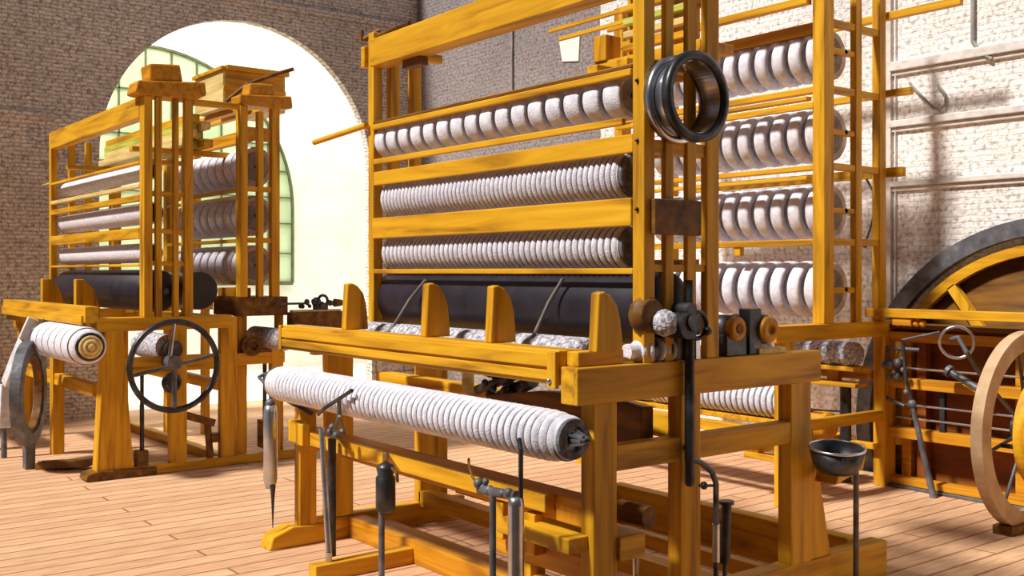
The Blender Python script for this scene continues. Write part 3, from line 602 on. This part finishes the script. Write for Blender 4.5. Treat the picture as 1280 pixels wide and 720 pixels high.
hw = thing('hand_crank', 'small bright ring crank on a slanting shaft above the machine cabinet', 'crank', P(1196,428,Y=5.5))
g = MB().torus(P(1196,428,Y=5.5),(-.5,.86,.1),.088,.009,36); g.build('ring', STEEL, hw)
g = MB(); g.tube([P(1188,424,Y=5.5),P(1198,422,Y=5.5),P(1208,440,Y=5.5),P(1229,474,Y=5.65)],.013); g.build('shaft', GIRON, hw)
g = MB(); g.tube([P(1229,474,Y=5.65),P(1230,476,Y=5.72)],.012); g.build('shaft_end', GIRON, hw)
g = MB(); a = P(1188,465,Y=5.62); b_ = P(1225,487,Y=5.62); g.cyl(a,b_,.02); g.cyl(a+Vector((-.02,0,.01)),a,.035); g.bar(b_-Vector((0,0,0)),b_+Vector((0,.1,0)),.03,.03)
g.build('crank_tube', GIRON, dk)
# board across
bo = MB().box(-3.70,-1.7,5.56,5.645,1.03,1.082); tag(bo.build('long_board', WX, bevel=.004, org=(-3.0,5.6,1.03)), 'long pale golden board running right from the rack beam in front of the huge wheel', 'board')
cp('board_post', WZ, -2.0, -1.92, 5.57, 5.64, 0, 1.03); cp('board_fitting', OX, -3.52, -3.40, 5.57, 5.66, .985, 1.028); 
g = MB(); 
for k in range(5): g.ball((-3.50+.04*k,5.60,1.0),.022,10)
g.build('brass_fittings', OX, dk)
# beige wheel
wc = Vector((-2.60,5.32,.50))
BGW = thing('spoked_wheel', 'beige wooden-rimmed wheel standing at the right edge before the machine', 'wheel', (wc.x,wc.y,0))
MB().ring(wc,(1,0,0),.455,[(-.03,-.045),(.03,-.045),(.03,.045),(-.03,.045)],72).build('rim', BEIGE, BGW, .003)
MB().ring(wc+Vector((.10,0,-.0)),(1,0,0),.27,[(-.03,-.02),(.03,-.02),(.03,.02),(-.03,.02)],56).build('inner_ring', WZ, BGW, .003, 'golden inner ring')
MB().cyl(wc+Vector((-.06,0,0)),wc+Vector((.16,0,0)),.06).build('hub', IRON, BGW)
for k in range(8):
    a = k*PI/4+.2; d = Vector((0,math.cos(a),math.sin(a)))
    MB().cyl(wc+d*.05,wc+d*.42,.009).build('spoke', GIRON, BGW)
    if k%2 == 0: MB().bar(wc+d*.27+Vector((.0,0,0)),wc+d*.27+Vector((.10,0,0)),.02,.02).build('ring_tie', IRON, BGW)
g = MB().box(wc.x-.05,wc.x+.05,wc.y-.25,wc.y+.25,0,.045); g.build('stand', BR, BGW, .003)
# ================================================================ LEFT LOOM
X2 = -6.716; X2L = -8.93
L2 = thing('warping_loom', 'smaller-looking golden warping loom with a big handwheel standing at the left', 'loom', ((X2+X2L)/2,2.5,0))
def p2(name, mat, *box, lab=None, bv=BV): return bx(*box).build(name, mat, L2, bv, lab)
p2('side_beam', WY, X2-.12, X2, 1.93, 2.811, .925, 1.012)
fb = MB(); fb.box(X2L-.02,X2+.005,1.86,1.94,.985,1.085); fb.box(X2L,X2-.03,1.845,1.86,.97,1.03); fb.build('front_beam', WX, L2, BV)
p2('front_ledge', WX, X2L, X2-.02, 1.88, 1.94, .93, .985)
# flared front leg
g = MB().hexa([(X2-.10,1.93,.04),(X2,1.93,.04),(X2,2.16,.04),(X2-.10,2.16,.04),(X2-.10,1.98,.93),(X2,1.98,.93),(X2,2.09,.93),(X2-.10,2.09,.93)]); g.build('leg', WZ, L2, BV)
g = MB().prism([(1.86,.01),(1.9,0),(2.30,0),(2.30,.05),(1.93,.06),(1.87,.045)],'x',X2-.13,X2+.02); g.build('foot_block', BR, L2, .006)
p2('leg', WZ, X2-.06, X2-.002, 2.395, 2.505, .05, .93); p2('leg', WZ, X2-.06, X2-.002, 2.735, 2.85, .06, 1.0); p2('leg', WZ, X2-.06, X2-.002, 3.10, 3.16, .06, .9)
p2('side_rail', WY, X2-.055, X2-.005, 2.08, 2.735, .655, .755); p2('side_rail', WY, X2-.055, X2-.005, 2.85, 3.20, .67, .75)
p2('floor_sill', WY, X2-.08, X2+.0, 2.10, 3.30, 0, .06)
for (y0,y1) in ((1.96,2.06),(2.70,2.8)): p2('leg', WZ, X2L, X2L+.08, y0, y1, 0, .93)
p2('leg', WZ, -7.95, -7.87, 1.96, 2.04, 0, .93); p2('leg', WZ, -8.4, -8.32, 2.5, 2.58, 0, .93)
p2('side_beam', WY, X2L, X2L+.08, 1.94, 2.85, .93, 1.0); p2('low_rail', WX, X2L, -6.95, 1.97, 2.03, .50, .58); p2('low_rail', WX, X2L+.08, X2-.06, 2.74, 2.80, .5, .57)
p2('floor_rail', WX, X2L+.0, X2-.06, 2.76, 2.83, 0, .06)
p2('back_beam', WX, X2L+.08, X2-.12, 2.77, 2.85, .92, 1.0)
# upper frame
U2 = 2.223; XL2 = -8.98
p2('post', WZ, X2-.09, X2-.0, U2-.0, U2+.055, 1.012, 2.43)
p2('post', WZ, XL2-.06, XL2, U2, U2+.05, .9, 2.43); p2('post', WZ, XL2+.05, XL2+.09, 2.34, 2.39, 1.0, 2.36); p2('post', WZ, XL2+.05, XL2+.09, 2.47, 2.52, 1.0, 2.36); p2('post', WZ, XL2+.06, XL2+.11, 2.66, 2.71, 1.0, 2.36)
p2('side_beam', WY, XL2-.06, XL2+.1, 1.95, 2.83, .86, .925)
for (ya, yb, w) in ((2.30,2.34,.04),(2.415,2.45,.04),(2.49,2.545,.05)): p2('post', WZ, X2-w, X2, ya, yb, 1.012, 2.43)
p2('top_beam', WX, XL2, X2-.09, U2-.005, U2+.07, 2.295, 2.43)
p2('end_tie', WY, X2-.05, X2-.01, 2.55, 2.9, 2.40, 2.44)
for (za, zb2, m) in ((2.0,2.02,WX),(1.845,1.872,PALE),(1.76,1.80,WX),(1.515,1.588,WX),(1.335,1.352,WX)):
    p2('cross_rail', m, XL2-.0, X2-.09, U2-.005, U2+.03, za, zb2)
MB().cyl((-9.4,U2+.01,2.02),(XL2-.02,U2+.01,2.02),.010).build('side_stick', PALE, L2)
for z in (1.995,1.79,1.55,1.34): p2('end_tie', WY, X2-.045, X2-.012, U2+.055, 2.50, z, z+.03)
for z, r_, w in ((1.968,.055,'top'),(1.69,.072,'middle'),(1.427,.066,'lowest')):
    o = thing('yarn_roll', 'smooth stippled grey yarn roll in the %s row of the left loom'%w, 'yarn roll', (XL2+.05,2.34,z), 'smooth rolls on the left loom')
    x0 = XL2+.04; L = (X2-.16)-x0
    MB().lathe((x0,2.34,z),(1,0,0),[(0,.01),(0,r_*.8),(.012,r_),(L*.5,r_*1.02),(L-.012,r_),(L,r_*.85),(L,.01)],36).build('yarn', WOOLG, o)
    MB().lathe((X2-.165,2.34,z),(1,0,0),[(0,.01),(0,r_*.8),(.02,r_*.8),(.02,.01)],30).build('end_disc', IRON, o, label='dark end disc')
    MB().cyl((XL2-.03,2.34,z),(X2-.03,2.34,z),.012).build('core', IRON, o)
p2('pad_shelf', WX, X2L, X2-.12, 1.94, 2.1, .96, .99)
b2 = thing('black_roller', 'black roller under the yarn rolls of the left loom', 'roller', (-9.0,2.36,1.17))
MB().lathe((-8.95,2.36,1.175),(1,0,0),[(0,.03),(.0,.11),(.02,.135),(.05,.14),(2.08,.14),(2.10,.12),(2.10,.02)],44).build('drum', BLACK, b2)
MB().cyl((-9.05,2.36,1.175),(-6.70,2.36,1.175),.02).build('axle', IRON, b2)
MB().cyl((-6.80,2.62,1.175),(-7.6,2.62,1.175),.125,n=36).build('second_drum', BLACK, b2)
for x in (-8.35,-7.46):
    MB().prism([(2.0,.98),(2.0,1.25),(2.05,1.25),(2.12,1.18),(2.16,1.05),(2.16,.98)],'x',x-.03,x+.03).build('roller_bracket', WZ, L2, .005)
# handwheel
hc = Vector((X2+.11,2.38,.70))
HW = thing('handwheel', 'large dark iron handwheel on the right side of the left loom', 'handwheel', (hc.x,hc.y,hc.z))
MB().torus(hc,(1,0,0),.282,.019,72,12).build('rim', IRON, HW)
MB().cyl((X2-.01,hc.y,hc.z+.02),(hc.x+.02,hc.y,hc.z+.02),.045).build('hub', GIRON, HW)
g = MB(); g.tube([hc+Vector((0,.0,.28)),hc+Vector((0,-.03,.06))],.014); g.build('spoke', STEEL, HW)
g = MB(); g.tube([hc+Vector((0,0,0)),hc+Vector((0,-.0,-.28))],.016); g.build('spoke', GIRON, HW)
g = MB(); g.tube([hc+Vector((0,0,.0)),hc+Vector((0,.275,.06))],.012); g.tube([hc,hc+Vector((0,-.275,-.05))],.012); g.build('spoke', GIRON, HW)
g = MB(); g.cyl((X2-.01,2.40,.80),(X2+.05,2.40,.80),.058); g.build('bearing', IRON, L2)
g = MB(); g.torus((X2+.03,2.39,.585),(1,0,0),.052,.014,30); g.cyl((X2-.01,2.40,.585),(X2+.03,2.40,.585),.04); g.build('pulley', IRON, L2)
g = MB(); g.cyl((X2-.60,2.42,.80),(X2-.06,2.42,.80),.09); g.build('inner_drum', FLUFF, L2); MB().cyl((X2-.62,2.42,.80),(X2+.0,2.42,.80),.02).build('inner_axle', IRON, L2)
g = MB(); g.cyl((X2+.0,2.95,.80),(X2+.02,2.95,.80),.072); g.torus((X2+.03,2.95,.80),(1,0,0),.04,.012,24); g.cyl((X2-.06,2.95,.80),(X2,2.95,.80),.06); g.build('pulley', BR, L2)
o = MB().lathe((0,0,0),(1,0,0),[(0,.01),(0,.06),(.02,.075),(.5,.075),(.52,.06),(.52,.01)],24).build('fleece_roll', FLUFF); o.location = (-7.06,3.12,.84)
tag(o, 'grey fleece roll behind the rear right leg of the left loom', 'fleece roll'); p2('fleece_shelf', WX, -7.1, X2-.06, 3.10, 3.2, .735, .765)
for (y, z0, z1) in ((3.06,.20,.67),(2.22,.12,.45)):
    MB().cyl((X2-.03,y,z0),(X2-.03,y,z1),.014).build('thin_rod', IRON, L2)
p2('rod_weight', BR, X2-.09, X2+.01, 3.03, 3.10, .09, .28); p2('rod_weight', BR, X2-.07, X2+.01, 2.18, 2.25, .06, .16)
MB().cyl((X2-.03,2.22,.45),(X2-.03,2.22,.67),.012).build('thin_rod', IRON, L2)
# treadle
g = MB(); g.bar((X2-.04,2.50,.36),(X2-.04,2.70,.29),.05,.05); g.bar((X2-.05,2.68,.06),(X2-.05,2.66,.30),.03,.04); g.box(X2-.1,X2-.02,2.68,2.78,.16,.22); g.build('treadle', BR, L2, .003)
# front roll of the left loom
g = thing('yarn_roll', 'short white banded yarn roll with ringed wooden end under the left loom\'s front beam', 'yarn roll', (-7.55,1.84,.85))
L = 1.02; prof = [(0,.02),(0,.07),(.03,.10)]
for i in range(6):
    t = .05+i*.15; prof += [(t,.108),(t+.02,.117),(t+.12,.117),(t+.145,.108)]
prof += [(L-.03,.105),(L,.085),(L,.01)]
MB().lathe((-7.55,1.84,.848),(1,0,0),prof,40).build('yarn', WOOLG, g)
for i in range(6): MB().torus((-7.55+.195+i*.15-.0,1.84,.848),(1,0,0),.109,.006,36,6).build('cord', STRAP, g, label='dark cord tied round the roll')
e = MB(); e.lathe((-6.55,1.84,.848),(1,0,0),[(0,.01),(0,.07),(.03,.07),(.035,.055),(.03,.05),(.045,.045),(.05,.03),(.04,.027),(.055,.02),(.055,.002)],32); e.build('wooden_end', PALE, g, label='turned pale wooden end')
e = MB(); e.torus((-6.535,1.84,.848),(1,0,0),.076,.012,36,8); e.build('end_band', IRON, g, label='dark band')
MB().bar((-7.5,1.84,.90),(-7.5,1.92,.99),.03,.03).build('roll_hanger', IRON, L2); MB().cyl((-7.62,1.84,.85),(-7.5,1.84,.85),.02).build('core', IRON, g)
# oval wheel with stand
dn = Vector((.45,.89,0)).normalized()
ow = thing('oval_wheel', 'grey iron hoop wheel on a short stand at the far left under the front beam', 'wheel', (-7.42,1.70,0))
oc = Vector((-7.42,1.70,.50))
MB().ring(oc,dn,.305,[(-.035,-.045),(.035,-.045),(.035,.04),(-.035,.04)],64).build('hoop', GIRON, ow, .006)
MB().ring(oc,dn,.245,[(-.025,-.012),(.025,-.012),(.025,.012),(-.025,.012)],64).build('inner_band', BR, ow, .003)
g = MB(); g.prism([(-7.46,0),(-7.38,0),(-7.37,.17),(-7.47,.17)],'y',1.67,1.73); g.build('stand', GIRON, ow, .004)
g = MB(); g.bar((-7.38,1.75,.02),(-7.15,2.02,.045),.10,.05); tag(g.build('wooden_block', BR, bevel=.006, org=(-7.25,1.9,0)), 'dark brown wooden block lying on the floor beside the grey hoop wheel', 'block')
# white slanting lever
lvp = thing('white_lever', 'long white slanting lever leaning at the left edge of the left loom', 'lever', P(4,535,Y=1.72))
pts = [P(42,398,Y=1.80),P(30,425,Y=1.74),P(16,458,Y=1.70),P(8,480,Y=1.68),P(5,535,Y=1.66)]
WHL = noisy('white_painted_iron', [(.3,(.55,.56,.60)),(.7,(.85,.86,.90))], 20, rough=.5, bump=.3)
g = MB()
for i in range(4):
    g.bar(pts[i],pts[i+1],.05,.075)
g.build('arm', WHL, lvp, .006)
g = MB(); g.cyl((pts[4].x,pts[4].y,pts[4].z+.02),(pts[4].x,pts[4].y,0),.02); g.build('foot_rod', GIRON, lvp)
g = MB(); g.ball(P(46,415,Y=1.80),.04,12); g.ball(P(56,420,Y=1.80),.03,10); g.cyl(P(40,418,Y=1.8),P(62,418,Y=1.8),.03); g.bar(P(46,415,Y=1.80),(P(46,415,Y=1.80).x,1.87,.99),.03,.03); g.build('joint', GIRON, L2)
# heaps behind at the far left: low bench
bn = thing('low_bench', 'low wooden bench standing by the wall at the far left edge', 'bench', (-8.9,1.55,0))
bx(-9.5,-8.3,1.35,1.60,.62,.67).build('seat', BR, bn, .004)
for x in (-9.42,-8.44): bx(x,x+.06,1.38,1.56,0,.62).build('leg', BR, bn, .003)
# rear rack of the left loom
R2 = thing('yarn_rack', 'yarn rack with slanting lath tops standing behind the left loom before the arch', 'rack', (-7.4,3.0,0))
def r2(name, mat, *box, lab=None, bv=BV): return bx(*box).build(name, mat, R2, bv, lab)
r2('bench_slab', BR, X2-.45, X2+.0, 2.86, 3.22, 1.0, 1.13); r2('bench_slab', WY, X2-1.5, X2-1.35, 2.86, 3.22, 1.0, 1.13)
r2('post', WZ, X2-.08, X2-.0, 2.87, 2.925, 1.13, 2.43); r2('post', WZ, X2-.05, X2, 3.0, 3.04, 1.13, 2.40); r2('post', WZ, X2-.055, X2, 3.10, 3.16, 1.13, 2.44)
r2('post', WZ, X2-1.5, X2-1.42, 2.87, 2.925, 1.13, 2.43); r2('post', WZ, X2-1.5, X2-1.45, 3.10, 3.16, 1.13, 2.43)
r2('leg', WZ, X2-.12, X2-.07, 2.87, 2.95, 0, 1.0); r2('leg', WZ, X2-.12, X2-.07, 3.17, 3.22, 0, 1.0); r2('leg', WZ, X2-1.5, X2-1.42, 2.87, 2.95, 0, 1.0); r2('leg', WZ, X2-1.5, X2-1.42, 3.17, 3.22, 0, 1.0)
r2('shelf_rail', WX, X2-1.42, X2-.081, 2.87, 2.90, 1.845, 1.872); r2('shelf_rail', PALE, X2-1.42, X2-.081, 2.87, 2.90, 1.80, 1.822); r2('shelf_rail', WX, X2-1.42, X2-.081, 2.87, 2.90, 1.50, 1.525)
r2('shelf_rail', OX, X2-1.42, X2-.081, 2.95, 3.0, 2.20, 2.28)
for z in (1.85,1.50): r2('end_tie', WY, X2-.045, X2-.008, 2.925, 3.12, z, z+.035)
r2('end_tie', OX, X2-.05, X2-.01, 2.925, 3.1, 2.20, 2.29)
rn = ['top','middle','lowest']
for ri, z in enumerate((2.03,1.69,1.347)):
    MB().cyl((X2-1.45,3.02,z),(X2-.01,3.02,z),.012).build('disc_rod', IRON, R2)
    for i in range(9):
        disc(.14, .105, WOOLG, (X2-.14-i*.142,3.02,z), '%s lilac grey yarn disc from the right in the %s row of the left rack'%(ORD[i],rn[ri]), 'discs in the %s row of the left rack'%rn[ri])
r2('wedge_block', OX, X2-.42, X2-.12, 2.88, 3.0, 1.13, 1.19)
# caps and boxes on top
g = MB().prism([(2.16,2.44),(2.18,2.52),(2.40,2.535),(2.62,2.555),(2.63,2.47),(2.56,2.43),(2.2,2.43)],'x',X2-.16,X2+.02); g.build('top_cap', OX, L2, .01)
o = MB().hexa([(X2-.16,2.26,2.53),(X2+.0,2.26,2.53),(X2+.0,2.48,2.54),(X2-.16,2.48,2.54),(X2-.14,2.24,2.63),(X2-.0,2.26,2.64),(X2-.0,2.46,2.655),(X2-.14,2.46,2.65)]).build('wooden_block', OX, bevel=.015, org=(X2-.07,2.37,2.53))
tag(o, 'rough orange wooden block lying on the front top cap of the left loom', 'block')
g = MB().prism([(2.86,2.44),(2.86,2.50),(3.24,2.525),(3.25,2.44),(3.18,2.43),(2.9,2.43)],'x',X2-.14,X2+.02); g.build('top_cap', OX, R2, .01)
o = MB().hexa([(X2-.14,2.93,2.50),(X2+.0,2.93,2.50),(X2+.0,3.13,2.51),(X2-.14,3.13,2.51),(X2-.13,2.94,2.59),(X2-.0,2.94,2.59),(X2-.0,3.12,2.60),(X2-.13,3.12,2.60)]).build('wooden_block', OX, bevel=.015, org=(X2-.07,3.03,2.5))
tag(o, 'rough orange wooden block lying on the rear top cap of the left rack', 'block')
# laths stacked between the frames
ly = 2.66
for x in (X2-1.9,X2-.35): p2('lath_bearer', WY, x-.03, x+.03, 2.25, 2.93, 2.105, 2.14)
for x in (X2-1.9,X2-.35): p2('bearer_post', WZ, x-.03, x+.03, 2.60, 2.66, 1.0, 2.105)
pal = [PALE,GREENW,WX,PALE,GREENW,GREENW,PALE,WX]
for i, (dy, dz, xo) in enumerate(((0,0,0),(.07,.0,-.1),(.14,0,.05),(0.02,.04,.08),(.09,.04,-.03),(.04,.08,.02),(.11,.08,.1),(.07,.12,-.05))):
    nm = ['bottom front','bottom middle','bottom back','second layer front','second layer back','third layer front','third layer back','topmost'][i]
    o = MB().box(-8.72+xo,X2-.14+xo*.6,ly+dy-.14+.0,ly+dy-.075,2.142+dz*1.45,2.194+dz*1.45).build('wooden_lath', pal[i], bevel=.004, org=(-7.7,ly+dy-.11,2.142+dz*1.45))
    tag(o, '%s long pale lath of the stack lying across the left loom'%nm, 'lath', 'laths stacked on the left loom')
# crate
cz = 2.36
for i, dy in enumerate((2.94,3.08)):
    pass
a = P(300,132,Y=3.0)
r2('crate_bearer', WX, X2-1.42, X2-.14, 2.99, 3.05, 2.44, 2.47); r2('crate_bearer', WX, X2-1.42, X2-.055, 3.12, 3.17, 2.44, 2.47)
ct = thing('wooden_crate', 'pale open wooden crate standing on top of the left rack', 'crate', (-7.3,3.05,2.47))
x0, x1, y0, y1 = X2-.95, X2-.42, 2.92, 3.40
bx(x0,x1,y0,y1,2.472,2.49).build('base', PALE, ct, .003)
g = MB(); g.box(x0,x1,y0,y0+.02,2.49,2.74); g.box(x0,x1,y1-.02,y1,2.49,2.74); g.box(x0,x0+.02,y0+.02,y1-.02,2.49,2.74); g.build('side', PALE, ct, .003)
bx(x1-.02,x1,y0+.02,y1-.02,2.49,2.74).build('end_panel', WY, ct, .003)
g = MB(); g.box(x0-.02,x1+.02,y0-.02,y0+.02,2.74,2.765); g.box(x1-.02,x1+.03,y0+.02,y1+.02,2.74,2.775); g.box(x1,x1+.015,y0,y1,2.60,2.63); g.build('rim_board', WY, ct, .003)
g = MB(); a = P(312,150,Y=3.0); g.tube([(X2-.30,2.90,2.50),(X2-.22,3.02,2.62),(X2-.15,3.20,2.70),(X2-.12,3.32,2.745)],.014)
g2 = MB(); g2.tube([(X2-.30,2.90,2.45),(X2-.30,2.90,2.50)],.014); g2.build('bar_socket', BR, R2)
tag(g.build('curved_bar', BR, org=(X2-.3,2.9,2.5)), 'dark curved wooden bar rising over the rear cap of the left rack', 'bar')
# rear beam carrying the iron gear
r2('rear_beam', BR, X2-.02, X2+.08, 3.22, 3.66, .90, 1.02); r2('rear_beam_leg', WZ, X2-.0, X2+.06, 3.56, 3.62, 0, .90)
r2('rear_ledge', PALE, X2-.0, X2+.07, 3.23, 3.60, 1.02, 1.035)
ig = thing('iron_gear_train', 'small dark iron gear train with a pointed end on the rear beam between the looms', 'gear', (X2+.04,3.4,1.035))
random.seed(4); g = MB()
for k in range(16): g.ball((X2+.04+random.uniform(-.02,.02),3.30+k*.018,1.075+random.uniform(-.02,.025)),random.uniform(.012,.024),8)
g.torus((X2+.04,3.47,1.10),(1,0,.1),.035,.010,24); g.torus((X2+.04,3.42,1.085),(1,0,.2),.03,.008,24); g.box(X2+.02,X2+.06,3.40,3.50,1.035,1.07); g.build('gears', IRON, ig)
MB().cyl((X2+.04,3.10,1.08),(X2+.04,3.34,1.08),.008).build('shaft', IRON, ig)
MB().lathe((X2+.04,3.55,1.08),(0,1,0),[(0,.012),(.01,.03),(.05,.026),(.13,.002)],14).build('pointed_end', BR, ig, label='brown pointed end')
# ================================================================ camera, light
cam = bpy.data.cameras.new('camera'); co = bpy.data.objects.new('camera', cam); C.objects.link(co)
cam.sensor_width = 36; cam.sensor_fit = 'HORIZONTAL'; cam.lens = 36*FPX/1280; cam.shift_y = -20/1280; cam.clip_start = .05; cam.clip_end = 100
co.location = (0,0,H); co.rotation_euler = (PI/2,0,math.atan2(-FW[0],FW[1])); bpy.context.scene.camera = co
sun = bpy.data.lights.new('sun','SUN'); sun.energy = 5.3; sun.angle = math.radians(6); sun.color = (1,.96,.88)
so = bpy.data.objects.new('sun', sun); C.objects.link(so); so.rotation_euler = Vector((-.10,-.62,.77)).to_track_quat('Z','Y').to_euler(); so.location = (0,-3,8)
al = bpy.data.lights.new('annex_fill_light','AREA'); al.shape = 'RECTANGLE'; al.size = 3; al.size_y = 7; al.energy = 330; al.color = (1,.98,.92)  # added fill lamp that brightens the hall, not a real roof opening
ao = bpy.data.objects.new('annex_fill_light', al); C.objects.link(ao); ao.location = (-11.2,4.2,5.4); ao.rotation_euler = (0,math.radians(12),0)
w = bpy.data.worlds.new('world'); bpy.context.scene.world = w; w.use_nodes = True
bg = w.node_tree.nodes['Background']; bg.inputs[0].default_value = (.86,.90,1,1); bg.inputs[1].default_value = .17
vs = bpy.context.scene.view_settings; vs.view_transform = 'Standard'; vs.look = 'None'; vs.gamma = 1; vs.exposure = 0; vs.use_curve_mapping = False
